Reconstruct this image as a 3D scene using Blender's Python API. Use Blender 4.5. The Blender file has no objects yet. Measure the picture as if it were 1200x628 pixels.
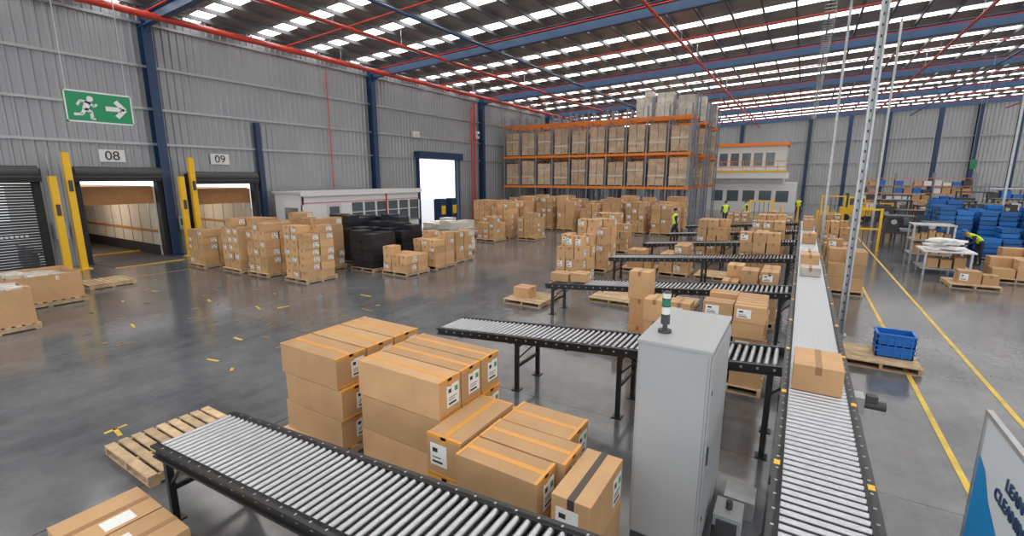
import bpy, math, random
from mathutils import Vector, Matrix
random.seed(7)
S=bpy.context.scene
COL=S.collection
R=random.uniform

# ------------------------------------------------------------ materials
def mat(name,col,rough=0.6,metal=0.0,var=0.0,scale=5.0,bump=0.0,bscale=40.0,emit=None,estr=1.0,tone=False,spec=None):
    m=bpy.data.materials.new(name); m.use_nodes=True
    nt=m.node_tree; N=nt.nodes; L=nt.links
    b=N["Principled BSDF"]
    b.inputs["Base Color"].default_value=(*col,1)
    b.inputs["Roughness"].default_value=rough
    b.inputs["Metallic"].default_value=metal
    if spec is not None: b.inputs["Specular IOR Level"].default_value=spec
    tc=N.new("ShaderNodeTexCoord")
    out=None
    if var>0:
        nz=N.new("ShaderNodeTexNoise"); nz.inputs["Scale"].default_value=scale; nz.inputs["Detail"].default_value=5
        L.new(tc.outputs["Object"],nz.inputs["Vector"])
        cr=N.new("ShaderNodeValToRGB")
        cr.color_ramp.elements[0].position=.3; cr.color_ramp.elements[1].position=.7
        cr.color_ramp.elements[0].color=(*[c*(1-var) for c in col],1)
        cr.color_ramp.elements[1].color=(*[min(1,c*(1+var)) for c in col],1)
        L.new(nz.outputs["Fac"],cr.inputs["Fac"]); out=cr.outputs["Color"]
    if tone:
        at=N.new("ShaderNodeAttribute"); at.attribute_name="tone"
        mx=N.new("ShaderNodeVectorMath"); mx.operation='MULTIPLY'
        if out: L.new(out,mx.inputs[0])
        else: mx.inputs[0].default_value=col
        L.new(at.outputs["Fac"],mx.inputs[1]); out=mx.outputs["Vector"]
    if out: L.new(out,b.inputs["Base Color"])
    if bump>0:
        n2=N.new("ShaderNodeTexNoise"); n2.inputs["Scale"].default_value=bscale
        L.new(tc.outputs["Object"],n2.inputs["Vector"])
        bp=N.new("ShaderNodeBump"); bp.inputs["Strength"].default_value=bump; bp.inputs["Distance"].default_value=.02
        L.new(n2.outputs["Fac"],bp.inputs["Height"]); L.new(bp.outputs["Normal"],b.inputs["Normal"])
    if emit:
        b.inputs["Emission Color"].default_value=(*emit,1); b.inputs["Emission Strength"].default_value=estr
    return m

def floor_mat():
    m=bpy.data.materials.new("polished_concrete"); m.use_nodes=True
    nt=m.node_tree; N=nt.nodes; L=nt.links; b=N["Principled BSDF"]
    tc=N.new("ShaderNodeTexCoord")
    n1=N.new("ShaderNodeTexNoise"); n1.inputs["Scale"].default_value=.35; n1.inputs["Detail"].default_value=8; n1.inputs["Roughness"].default_value=.65
    n2=N.new("ShaderNodeTexNoise"); n2.inputs["Scale"].default_value=3; n2.inputs["Detail"].default_value=10; n2.inputs["Roughness"].default_value=.7
    mp=N.new("ShaderNodeMapping"); mp.inputs["Scale"].default_value=(1.6,.22,1); mp.inputs["Rotation"].default_value=(0,0,.5)
    n3=N.new("ShaderNodeTexNoise"); n3.inputs["Scale"].default_value=1.3; n3.inputs["Detail"].default_value=9; n3.inputs["Roughness"].default_value=.7
    L.new(tc.outputs["Object"],mp.inputs["Vector"]); L.new(mp.outputs["Vector"],n3.inputs["Vector"])
    L.new(tc.outputs["Object"],n1.inputs["Vector"]); L.new(tc.outputs["Object"],n2.inputs["Vector"])
    ad=N.new("ShaderNodeMath"); ad.operation='MULTIPLY_ADD'; ad.inputs[1].default_value=.4
    L.new(n2.outputs["Fac"],ad.inputs[0]); L.new(n1.outputs["Fac"],ad.inputs[2])
    ad2=N.new("ShaderNodeMath"); ad2.operation='MULTIPLY_ADD'; ad2.inputs[1].default_value=.35
    L.new(n3.outputs["Fac"],ad2.inputs[0]); L.new(ad.outputs[0],ad2.inputs[2])
    cr=N.new("ShaderNodeValToRGB"); e=cr.color_ramp.elements
    e[0].position=.68; e[0].color=(.068,.071,.078,1); e[1].position=1.05; e[1].color=(.155,.158,.166,1)
    L.new(ad2.outputs[0],cr.inputs["Fac"])
    sp=N.new("ShaderNodeSeparateXYZ"); L.new(tc.outputs["Object"],sp.inputs[0])
    last=cr.outputs["Color"]
    for ax,per in (("X",6.0),("Y",6.0)):
        md=N.new("ShaderNodeMath"); md.operation='PINGPONG'; md.inputs[1].default_value=per/2
        L.new(sp.outputs[ax],md.inputs[0])
        lt=N.new("ShaderNodeMath"); lt.operation='LESS_THAN'; lt.inputs[1].default_value=.010
        L.new(md.outputs[0],lt.inputs[0])
        mx=N.new("ShaderNodeMixRGB"); mx.inputs[2].default_value=(.04,.04,.045,1)
        L.new(lt.outputs[0],mx.inputs[0]); L.new(last,mx.inputs[1]); last=mx.outputs[0]
    L.new(last,b.inputs["Base Color"])
    r=N.new("ShaderNodeMapRange"); r.inputs["To Min"].default_value=.06; r.inputs["To Max"].default_value=.24
    L.new(n3.outputs["Fac"],r.inputs["Value"]); L.new(r.outputs[0],b.inputs["Roughness"])
    b.inputs["Specular IOR Level"].default_value=.8
    return m

M={}
M['floor']=floor_mat()
M['carton']=mat("carton_board",(.54,.325,.16),.75,var=.08,scale=3,tone=True)
M['tape']=mat("packing_tape",(.70,.32,.06),.35)
M['btape']=mat("brown_tape",(.34,.18,.075),.4)
M['ktape']=mat("dark_tape",(.06,.045,.035),.4)
M['label']=mat("paper_label",(.82,.82,.80),.6,var=.1,scale=60)
M['green']=mat("green_sticker",(.05,.35,.15),.6)
M['print']=mat("black_print",(.03,.03,.03),.6)
M['wood']=mat("pallet_wood",(.56,.40,.24),.75,var=.25,scale=6,tone=True)
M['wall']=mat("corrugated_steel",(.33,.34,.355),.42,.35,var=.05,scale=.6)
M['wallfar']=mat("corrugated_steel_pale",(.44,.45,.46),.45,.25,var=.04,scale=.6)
M['girt']=mat("galvanised_girt",(.42,.43,.44),.4,.5)
M['blue']=mat("navy_paint",(.013,.040,.10),.4,var=.1,scale=2)
M['bluebeam']=mat("blue_beam_paint",(.026,.070,.155),.4,var=.1,scale=2)
M['deck']=mat("roof_sheet",(.42,.40,.385),.45,.3,var=.15,scale=1.2)
M['sky']=mat("skylight_panel",(.9,.9,.9),.5,emit=(1,.985,.95),estr=5.5)
M['purlin']=mat("purlin_steel",(.15,.15,.16),.5,.4)
M['red']=mat("red_pipe_paint",(.55,.05,.03),.4)
M['yellow']=mat("safety_yellow",(.85,.50,.02),.45)
M['line']=mat("yellow_line_paint",(.66,.45,.06),.5,var=.25,scale=4)
M['black']=mat("black_steel",(.018,.018,.02),.35)
M['rubber']=mat("black_rubber",(.02,.02,.022),.7)
M['dark']=mat("dark_grey",(.06,.06,.065),.6)
M['roller']=mat("roller_zinc",(.50,.51,.54),.28,.8)
M['galv']=mat("galvanised_steel",(.45,.46,.47),.4,.6,var=.12,scale=8)
M['cab']=mat("cabinet_grey",(.39,.40,.41),.45,var=.03,scale=2)
M['white']=mat("white_panel",(.72,.72,.72),.5)
M['offw']=mat("off_white",(.58,.57,.54),.6)
M['glass']=mat("dark_glass",(.10,.13,.15),.1)
M['orange']=mat("rack_orange",(.80,.21,.02),.45)
M['upright']=mat("rack_upright",(.22,.25,.30),.45,.2)
M['signgreen']=mat("exit_green",(.01,.26,.10),.5)
M['bluebin']=mat("blue_plastic",(.01,.14,.50),.35)
M['bluebin2']=mat("blue_crate",(.02,.19,.56),.4,tone=True)
M['bw']=mat("black_shrinkwrap",(.022,.024,.03),.28,bump=.8,bscale=9,tone=True)
M['ww']=mat("clear_shrinkwrap",(.60,.56,.50),.25,var=.15,scale=6,bump=.6,bscale=10,tone=True)
M['wload']=mat("wrapped_carton",(.50,.36,.24),.35,var=.2,scale=4,tone=True)
M['posterblue']=mat("poster_blue",(.0,.25,.60),.4)
M['posterwhite']=mat("poster_white",(.66,.72,.76),.4)
M['darkblue']=mat("text_navy",(.02,.05,.12),.5)
M['hivis']=mat("hivis_fabric",(.62,.85,.03),.7,emit=(.6,.85,.03),estr=.08)
M['hivo']=mat("hivis_orange",(.85,.22,.03),.7)
M['navycloth']=mat("navy_cloth",(.02,.03,.06),.85)
M['blackcloth']=mat("black_cloth",(.015,.015,.018),.85)
M['skin']=mat("skin",(.50,.27,.18),.55)
M['hair']=mat("hair_dark",(.03,.02,.015),.6)
M['silver']=mat("reflective_band",(.7,.7,.7),.3)
M['lampg']=mat("lamp_green",(.02,.22,.12),.2)
M['lampc']=mat("lamp_clear",(.75,.78,.72),.15)
M['trailer']=mat("trailer_lining",(.60,.56,.50),.6,var=.05)
M['ply']=mat("trailer_ply",(.42,.20,.07),.6,var=.1)
M['concrete']=mat("apron_concrete",(.5,.5,.5),.8,var=.1)
M['shut']=mat("roller_shutter",(.055,.06,.07),.5,.2)

# ------------------------------------------------------------ mesh builder
class MB:
    def __init__(s): s.v=[];s.f=[];s.m=[];s.t=[];s.mats=[];s.sm=[]
    def mi(s,k):
        if k not in s.mats: s.mats.append(k)
        return s.mats.index(k)
    def add(s,vs,fs,k,tone=1.0,smooth=False):
        o=len(s.v); s.v+= [tuple(p) for p in vs]; i=s.mi(k)
        for f in fs: s.f.append([o+a for a in f]); s.m.append(i); s.t.append(tone); s.sm.append(smooth)
    def obox(s,c,ax,ay,az,k,tone=1.0):
        c=Vector(c);ax=Vector(ax);ay=Vector(ay);az=Vector(az)
        vs=[c+ax*i+ay*j+az*l for l in(-1,1) for j in(-1,1) for i in(-1,1)]
        s.add(vs,[(0,2,3,1),(4,5,7,6),(0,1,5,4),(2,6,7,3),(0,4,6,2),(1,3,7,5)],k,tone)
    def box(s,x0,x1,y0,y1,z0,z1,k,tone=1.0):
        s.obox(((x0+x1)/2,(y0+y1)/2,(z0+z1)/2),((x1-x0)/2,0,0),(0,(y1-y0)/2,0),(0,0,(z1-z0)/2),k,tone)
    def rbox(s,c,sz,ang,k,tone=1.0):
        ca,sa=math.cos(ang),math.sin(ang)
        s.obox(c,(sz[0]/2*ca,sz[0]/2*sa,0),(-sz[1]/2*sa,sz[1]/2*ca,0),(0,0,sz[2]/2),k,tone)
    def cyl(s,p0,p1,r,k,seg=10,r2=None,caps=True,smooth=True):
        p0=Vector(p0);p1=Vector(p1); r2=r if r2 is None else r2
        d=(p1-p0).normalized(); a=d.orthogonal().normalized(); b=d.cross(a)
        vs=[]
        for p,rr in((p0,r),(p1,r2)):
            for i in range(seg):
                t=2*math.pi*i/seg; vs.append(p+(a*math.cos(t)+b*math.sin(t))*rr)
        s.add(vs,[(i,(i+1)%seg,seg+(i+1)%seg,seg+i) for i in range(seg)],k,1,smooth)
        if caps: s.add(vs,[tuple(range(seg))[::-1],tuple(range(seg,2*seg))],k)
    def sphere(s,c,r,k,sc=(1,1,1),seg=12,rings=8):
        vs=[];c=Vector(c)
        for j in range(rings+1):
            ph=math.pi*j/rings
            for i in range(seg):
                t=2*math.pi*i/seg
                vs.append(c+Vector((r*sc[0]*math.sin(ph)*math.cos(t),r*sc[1]*math.sin(ph)*math.sin(t),r*sc[2]*math.cos(ph))))
        fs=[(j*seg+i,(j+1)*seg+i,(j+1)*seg+(i+1)%seg,j*seg+(i+1)%seg) for j in range(rings) for i in range(seg)]
        s.add(vs,fs,k,1,True)
    def obj(s,name,parent=None,loc=None,rot=0,bevel=0):
        me=bpy.data.meshes.new(name); me.from_pydata(s.v,[],s.f)
        for k in s.mats: me.materials.append(M[k])
        me.polygons.foreach_set("material_index",s.m); me.polygons.foreach_set("use_smooth",s.sm)
        at=me.attributes.new("tone",'FLOAT','FACE'); at.data.foreach_set("value",s.t)
        me.update()
        o=bpy.data.objects.new(name,me); COL.objects.link(o)
        if loc: o.location=loc
        o.rotation_euler[2]=rot
        if parent: o.parent=parent
        if bevel:
            b=o.modifiers.new("bevel",'BEVEL'); b.width=bevel; b.segments=2; b.limit_method='ANGLE'
        return o

def text(name,s,size,k,mtx,parent=None,ext=.004,align='CENTER'):
    c=bpy.data.curves.new(name,'FONT'); c.body=s; c.size=size; c.extrude=ext; c.align_x=align; c.align_y='CENTER'
    o=bpy.data.objects.new(name,c); COL.objects.link(o)
    dg=bpy.context.evaluated_depsgraph_get(); me=bpy.data.meshes.new_from_object(o.evaluated_get(dg))
    bpy.data.objects.remove(o); o=bpy.data.objects.new(name,me); COL.objects.link(o)
    me.materials.clear(); me.materials.append(M[k]); o.matrix_world=mtx
    if parent: o.parent=parent
    return o
def mtx(loc,xd,yd):
    x=Vector(xd);y=Vector(yd);z=x.cross(y)
    return Matrix((( x[0],y[0],z[0],loc[0]),(x[1],y[1],z[1],loc[1]),(x[2],y[2],z[2],loc[2]),(0,0,0,1)))

# ------------------------------------------------------------ camera
F=545; th=math.atan(106/545); psi=math.atan(343*math.cos(th)/545); H=3.4
cam=bpy.data.cameras.new("camera"); cam.sensor_width=36; cam.lens=F/1200*36; cam.clip_end=300
co=bpy.data.objects.new("camera",cam); COL.objects.link(co)
co.location=(0,0,H); co.rotation_euler=(math.pi/2-th,0,psi); S.camera=co

# ------------------------------------------------------------ world
w=bpy.data.worlds.new("world"); S.world=w; w.use_nodes=True
bg=w.node_tree.nodes["Background"]; bg.inputs[0].default_value=(.94,.97,1,1); bg.inputs[1].default_value=1.8
S.view_settings.view_transform='Standard'; S.view_settings.look='None'; S.view_settings.exposure=0

XL,XR,YN,YF=-24.0,44.0,-12.0,74.0
def roofz(x): return 10.3+.04*(x-XL)

b=MB(); b.box(XL,XR,YN,YF,-.2,0,'floor'); b.obj("floor")
b=MB(); b.box(-70,XL-.02,-60,120,-1.4,-1.2,'concrete'); b.obj("ground_outside")

def corr(b,y0,y1,z0,z1,k,axis='y',pos=0,sgn=1,pitch=.3,dep=.045):
    n=max(1,round((y1-y0)/pitch)); p=(y1-y0)/n
    prof=[]
    for i in range(n):
        a=y0+i*p
        prof+=[(a,0),(a+p*.55,0),(a+p*.67,dep),(a+p*.88,dep)]
    prof.append((y1,0))
    vs=[]
    for z in(z0,z1):
        for (t,d) in prof:
            vs.append((pos+sgn*d,t,z) if axis=='y' else (t,pos+sgn*d,z))
    m=len(prof)
    b.add(vs,[(i,i+1,m+i+1,m+i) for i in range(m-1)],k)

docks=[(2.6,5.45,3.3),(6.75,9.3,3.3),(10.7,13.5,3.15)]
door=(25.7,30.2,4.75)
b=MB()
ops=docks+[door]; y=YN
for (a,c,h) in ops:
    corr(b,y,a,0,10.35,'wall','y',XL,1); corr(b,a,c,h,10.35,'wall','y',XL,1); y=c
corr(b,y,YF,0,10.35,'wall','y',XL,1)
y=YN
for (a,c,h) in ops:
    b.box(XL-.12,XL-.06,y,a,-.2,10.35,'wall'); b.box(XL-.12,XL-.06,a,c,h,10.35,'wall'); y=c
b.box(XL-.12,XL-.06,y,YF,-.2,10.35,'wall')
b.obj("wall_left")
b=MB()
for z in(4.75,6.2,7.9,9.6):
    b.box(XL+.05,XL+.13,YN,YF,z,z+.10,'girt')
b.obj("trim_1")
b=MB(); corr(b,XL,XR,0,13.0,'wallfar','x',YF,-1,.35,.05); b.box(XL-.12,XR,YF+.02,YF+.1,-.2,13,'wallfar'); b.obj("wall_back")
b=MB()
for z in(2.4,5.2,8.0): b.box(XL+.2,XR,YF-.2,YF-.08,z,z+.14,'girt')
b.obj("trim_2")

# ---- roof
b=MB(); sk=MB()
ypos=YN
def rstrip(bb,y0,y1,k,x0=XL-.2,x1=XR,dz=0):
    bb.add([(x0,y0,roofz(x0)+dz),(x1,y0,roofz(x1)+dz),(x1,y1,roofz(x1)+dz),(x0,y1,roofz(x0)+dz)],[(3,2,1,0)],k)
P=3.0; sw=.75
while ypos<YF:
    rstrip(b,ypos,ypos+P-sw,'deck'); rstrip(sk,ypos+P-sw,ypos+P,'sky'); ypos+=P
yy=YN
while yy<YF:
    ph=(yy-YN)%P
    if ph<P-sw-.05:
        b.add([(XL,yy,roofz(XL)-.04),(XR,yy,roofz(XR)-.04),(XR,yy+.06,roofz(XR)-.04),(XL,yy+.06,roofz(XL)-.04)],[(3,2,1,0)],'deck')
    yy+=.3
b.obj("ceiling"); sk.obj("skylight_strips")
b=MB()
x=XL+.8
while x<XR:
    z=roofz(x)
    b.box(x-.025,x+.025,YN,YF,z-.22,z-.06,'purlin'); b.box(x-.025,x+.07,YN,YF,z-.24,z-.22,'purlin')
    x+=1.3
b.obj("roof_purlins")
colY=[-2.4,9.6,21.55,33.5,45.5,57.5,69.5]
sl=Vector((1,0,.04)).normalized(); nn=Vector((-.04,0,1)).normalized()
for i,yc in enumerate(colY):
    b=MB()
    x0,x1=XL,XR; c=Vector(((x0+x1)/2,yc,roofz((x0+x1)/2)-.58)); hl=(x1-x0)/2
    b.obox(c,sl*hl,(0,.012,0),nn*.25,'bluebeam')
    b.obox(c-nn*.26,sl*hl,(0,.13,0),nn*.015,'bluebeam'); b.obox(c+nn*.26,sl*hl,(0,.13,0),nn*.015,'bluebeam')
    b.add([(XL,yc-.02,9.0),(XL+1.1,yc-.02,9.5),(XL,yc-.02,9.5),(XL,yc+.02,9.0),(XL+1.1,yc+.02,9.5),(XL,yc+.02,9.5)],[(0,1,2),(5,4,3),(0,3,4,1)],'bluebeam')
    b.obj("roof_beam")
    b=MB()
    b.box(XL+.06,XL+.5,yc-.015,yc+.015,0,9.7,'blue')
    b.box(XL+.06,XL+.085,yc-.17,yc+.17,0,9.7,'blue'); b.box(XL+.48,XL+.51,yc-.17,yc+.17,0,9.7,'blue')
    b.box(XL+.05,XL+.65,yc-.25,yc+.25,0,.03,'blue')
    b.obj("steel_column")
for x in (-16,-8,0,8,16,24,32):
    b=MB(); zt=roofz(x)-.3
    b.box(x-.2,x+.2,YF-.6,YF-.57,0,zt,'blue'); b.box(x-.2,x+.2,YF-.1,YF-.07,0,zt,'blue'); b.box(x-.02,x+.02,YF-.58,YF-.08,0,zt,'blue')
    b.obj("steel_column")
for (x,yc) in ((18.2,57.5),(18.2,69.5),(12,69.5),(4,69.5),(18.2,45.5)):
    b=MB(); zt=roofz(x)-.9
    b.box(x-.2,x+.2,yc-.23,yc-.2,0,zt,'blue'); b.box(x-.2,x+.2,yc+.2,yc+.23,0,zt,'blue'); b.box(x-.02,x+.02,yc-.2,yc+.2,0,zt,'blue')
    b.obj("steel_column")
for x in(-14,10):
    b=MB(); z=roofz(x)-1.0; b.cyl((x,YN,z),(x,YF,z),.07,'bluebeam'); b.obj("roof_tie_tube")
for (x,z,r) in((-22,9.5,.125),(-17.5,9.75,.075),(-6,10.1,.07),(6,10.5,.07),(18,10.9,.07)):
    b=MB(); b.cyl((x,YN,z),(x,YF-.3,z),r,'red')
    yy=YN+2
    while yy<YF-1: b.cyl((x,yy,z),(x,yy,roofz(x)-.1),.015,'galv',6); yy+=4
    yy=YN+3
    while yy<YF-1: b.cyl((x,yy,z),(x,yy+.12,z),r*1.25,'red'); yy+=6
    b.obj("sprinkler_main_pipe")
b=MB()
yy=-8.5
while yy<YF-1:
    b.cyl((XL+.8,yy,roofz(XL+.8)-.40),(XR,yy,roofz(XR)-.40),.04,'red',8); yy+=6.0
b.obj("sprinkler_branch_pipes")
b=MB()
b.cyl((XL+.4,32.3,0),(XL+.4,32.3,9.4),.08,'red'); b.cyl((XL+.4,31.9,0),(XL+.4,31.9,9.0),.06,'red'); b.cyl((XL+.25,18.3,2.8),(XL+.25,18.3,9.4),.03,'red')
b.obj("sprinkler_riser_pipes")
b=MB(); b.cyl((17,60,0),(17,60,10.8),.14,'red'); b.obj("sprinkler_riser_pipe")

# ---- office lean-to
b=MB()
x0,x1,y0,y1,h=XL+.75,-21.0,14.25,22.6,2.6
b.box(x0,x1,y0,y0+.1,0,h,'white'); b.box(x0,x1,y1-.1,y1,0,h,'white')
b.box(x1-.1,x1,y0,y1,0,.8,'white'); b.box(x1-.1,x1,y0,y1,2.05,h,'white'); b.box(x0-.05,x1+.1,y0-.1,y1+.1,h,h+.1,'offw')
b.box(x1+.1,x1+.14,y0-.12,y1+.12,h-.12,h+.14,'white')
b.box(x1-.11,x1+.01,y0,y0+2.9,.8,2.05,'white')
for i in range(7):
    yy=y0+2.9+i*(y1-y0-3.0)/6; b.box(x1-.11,x1+.02,yy,yy+.1,.8,2.05,'white')
b.box(x1-.11,x1+.03,y0+2.9,y1,.78,.84,'galv'); b.box(x1-.11,x1+.015,y0+2.9,y1,1.5,1.54,'white')
b.box(x1-.07,x1-.04,y0+.1,y1-.1,.8,2.05,'glass')
b.box(x1,x1+.03,y0+1.4,y0+2.3,0,2.05,'offw'); b.box(x1+.03,x1+.04,y0+1.55,y0+2.15,1.2,1.9,'glass'); b.box(x0+.8,x0+1.9,y0-.02,y0,1.0,1.9,'glass')
b.box(x1,x1+.03,y0,y1,2.12,2.15,'red',1)
b.box(x1+.0,x1+.06,y0+5.5,y0+5.56,0,h,'red')
b.obj("site_office")
b=MB(); b.box(XL+.1,XL+.33,13.86,14.08,0,6.1,'blue'); b.box(XL+.05,XL+.45,13.8,14.13,0,.02,'blue'); b.obj("steel_post")

# ---- docks
def shutter(b,y0,y1,z0,z1,x):
    z=z0
    while z<z1: b.box(x-.04,x,y0,y1,z,min(z1,z+.085),'shut'); b.box(x,x+.02,y0,y1,z+.02,min(z1,z+.06),'shut'); z+=.1
for i,(a,c,h) in enumerate(docks):
    b=MB()
    b.box(XL-.1,XL+.25,a-.18,a,0,h+.1,'rubber'); b.box(XL-.1,XL+.25,c,c+.18,0,h+.1,'rubber')
    b.box(XL-.1,XL+.45,a-.2,c+.2,h-.05,h+.42,'rubber'); b.box(XL+.45,XL+.47,a-.2,c+.2,h+.1,h+.16,'dark')
    b.cyl((XL+.3,a-.15,h+.3),(XL+.3,c+.15,h+.3),.22,'dark',14)
    b.box(XL+.02,XL+2.0,a+.1,c-.1,.001,.012,'dark')
    b.box(XL+2.0,XL+2.08,a+.1,c-.1,.001,.02,'yellow')
    b.obj("door_%d"%(i+1))
    if i==0:
        b=MB(); shutter(b,a,c,0,h,XL-.02)
        for q in range(12): b.box(XL+.01,XL+.02,a+1.0+q*.13,a+1.08+q*.13,1.25,1.33,'posterwhite')
        b.obj("roller_shutter")
    else:
        b=MB(); X0,X1=XL-10.2,XL-.15
        b.box(X0,X1,a,a+.05,0.02,h-.3,'trailer'); b.box(X0,X1,c-.05,c,0.02,h-.3,'trailer')
        b.box(X0,X1,a,c,-.15,.0,'dark'); b.box(X0,X0+.05,a,c,0,h-.3,'dark')
        b.box(X1-.7,X1,a+.05,c-.05,h-1.0,h-.3,'ply')
        b.box(X0,X1-.2,a,c,h-.3,h-.26,'ply')
        for q in range(9):
            xx=X0+1+q*1.05; b.box(xx,xx+.04,c-.07,c-.05,.1,h-.5,'girt')
        b.box(X0,X1,c-.09,c-.05,1.0,1.12,'ply')
        b.box(X0,X1,a+.05,a+.09,1.0,1.12,'ply'); b.box(X0,X1,c-.08,c-.05,.0,.45,'rubber')
        b.box(XL-2.3,XL-2.2,a+.1,c-.1,.0,.06,'yellow')
        for q in(-2,-3.2): 
            for yy in(a+.3,c-.3): b.cyl((X0+3+q,yy-.15,-.75),(X0+3+q,yy+.15,-.75),.48,'rubber',16)
        b.obj("truck_trailer")
        l=bpy.data.lights.new("trailer_fill_light",'POINT'); l.energy=90; l.color=(1,.90,.76); l.shadow_soft_size=.2  # fill light added to brighten the trailer interior, no fixture there
        lo=bpy.data.objects.new("trailer_fill_light",l); lo.location=(XL-4.0,a+.6,h-1.2); COL.objects.link(lo)
for n,yc in(("08",7.95),("09",12.1)):
    b=MB(); b.box(XL+.06,XL+.09,yc-.42,yc+.42,4.02,4.5,'white'); o=b.obj("dock_number_sign")
    text("numerals",n,.5,'print',mtx((XL+.1,yc,4.25),(0,1,0),(0,0,1)),o)
for (yc,z) in((5.75,3.45),(6.2,4.3),(9.85,3.45),(10.3,4.25)):
    b=MB(); b.box(-22.95,-22.75,yc-.1,yc+.1,0,z,'yellow'); b.box(-23.05,-22.65,yc-.2,yc+.2,0,.03,'yellow')
    b.box(-22.74,-22.73,yc-.06,yc+.06,z-1.4,z-1.0,'dark'); b.obj("dock_guard_post")
for yc in(5.95,10.05):
    b=MB(); b.box(XL+.1,XL+.35,yc-.15,yc+.2,1.1,1.7,'cab'); b.box(XL+.35,XL+.36,yc-.08,yc+.1,1.3,1.6,'dark')
    b.cyl((XL+.2,yc,1.7),(XL+.2,yc,4.2),.02,'galv',6); b.obj("dock_control_box")

a,c,h=door
b=MB(); b.box(XL+.06,XL+.3,a-.15,a,0,h,'blue'); b.box(XL+.06,XL+.3,c,c+.15,0,h,'blue'); b.box(XL+.06,XL+.6,a-.25,c+.25,h,h+.5,'blue')
b.cyl((XL+.35,a-.2,h+.2),(XL+.35,c+.2,h+.2),.22,'dark',14); b.obj("door_4")
for yc in(25.0,26.2):
    b=MB(); b.box(-21.6,-21.0,yc-.3,yc+.3,0,1.9,'blue'); b.box(-21.55,-21.05,yc-.25,yc+.25,1.9,1.96,'dark'); b.box(-21.0,-20.98,yc-.2,yc+.2,.9,1.5,'yellow'); b.obj("machine_guard_cabinet")
b=MB(); b.box(XL+.1,XL+.35,32.7,33.1,6.6,7.2,'white'); b.cyl((XL+.35,32.9,6.9),(XL+.5,32.9,6.9),.1,'dark'); b.obj("wall_heater")
b=MB(); b.box(XL+.1,XL+.3,25.2,25.8,6.2,6.6,'white'); b.box(XL+.3,XL+.32,25.3,25.7,6.25,6.5,'offw'); b.obj("wall_floodlight")

# ---- exit sign
def exit_sign(x,y0,y1,z0,z1,ztop,name="exit_sign"):
    root=MB(); root.box(x-.02,x+.02,y0,y1,z0,z1,'signgreen')
    W=y1-y0;Hh=z1-z0
    def P(u,v): return (y0+u*W, z0+v*Hh)
    def poly(pts,k='white',e=.024):
        vs=[(x+e,*P(u,v)) for u,v in pts]; root.add(vs,[tuple(range(len(vs)))],k)
    def stroke(p,q,wd):
        (a,b_),(c_,d)=P(*p),P(*q); dx,dy=c_-a,d-b_; l=math.hypot(dx,dy); nx,ny=-dy/l*wd/2,dx/l*wd/2
        vs=[(x+.026,a+nx,b_+ny),(x+.026,a-nx,b_-ny),(x+.026,c_-nx,d-ny),(x+.026,c_+nx,d+ny)]
        root.add(vs,[(0,1,2,3)],'white')
    for (u0,v0,u1,v1) in((.0,.0,1,.05),(0,.95,1,1),(0,0,.022,1),(.978,0,1,1)): poly([(u0,v0),(u1,v0),(u1,v1),(u0,v1)])
    hc=P(.365,.76); vs=[(x+.026,hc[0]+.052*math.cos(t*math.pi/6),hc[1]+.052*math.sin(t*math.pi/6)) for t in range(12)]
    root.add(vs,[tuple(range(12))],'white')
    k=Hh*.12
    stroke((.33,.67),(.275,.41),k*1.4); stroke((.33,.65),(.41,.53),k*.65); stroke((.40,.53),(.46,.60),k*.6)
    stroke((.335,.66),(.22,.68),k*.65); stroke((.225,.69),(.17,.54),k*.6)
    stroke((.28,.44),(.365,.33),k*.85); stroke((.36,.35),(.36,.12),k*.75); stroke((.355,.13),(.41,.13),k*.55)
    stroke((.27,.43),(.225,.26),k*.85); stroke((.235,.26),(.11,.24),k*.7)
    stroke((.58,.5),(.82,.5),Hh*.15); stroke((.74,.76),(.875,.49),Hh*.14); stroke((.74,.24),(.875,.51),Hh*.14)
    for yy in(y0+.06,y1-.06): root.cyl((x,yy,z1),(x,yy,ztop),.008,'galv',5)
    return root.obj(name)
exit_sign(-12,3.38,4.44,4.45,5.04,roofz(-12)-.3)
exit_sign(10,45,46.3,4.0,4.65,roofz(10)-.3)

# ---- floor lines
b=MB()
b.box(1.86,1.93,2.5,60,.002,.006,'line'); b.box(2.91,2.98,2.5,60,.002,.006,'line')
for (x,y,dx,dy) in((-7.6,2.1,.28,.05),(-7.72,2.12,.05,.26),(-10,5,.3,.06),(-12,6.6,.4,.06),(-11.5,7,.06,.3),(-13.9,6.3,.3,.06),(-9.4,8.0,.4,.05),(-8.6,6.5,.06,.3),(-15.2,7.1,.3,.06),(-10.6,9,.4,.06),(-16.5,6.0,.3,.06),(-9.2,4.1,.3,.05),(-13.0,4.2,.4,.05),(-11.7,3.6,.05,.3)):
    b.rbox((x,y,.004),(dx,dy,.004),R(-.3,.3),'line' if R(0,1)<.6 else 'btape',.6)
for q in range(45):
    b.rbox((R(-19,-7.8),R(2.5,8.5),.004),(R(.05,.22),R(.02,.06),.003),R(0,3),('line','girt','btape','dark')[int(R(0,4))])
b.box(-19.5,-19.46,-2,24,.002,.004,'line')
b.obj("floor_markings")

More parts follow.
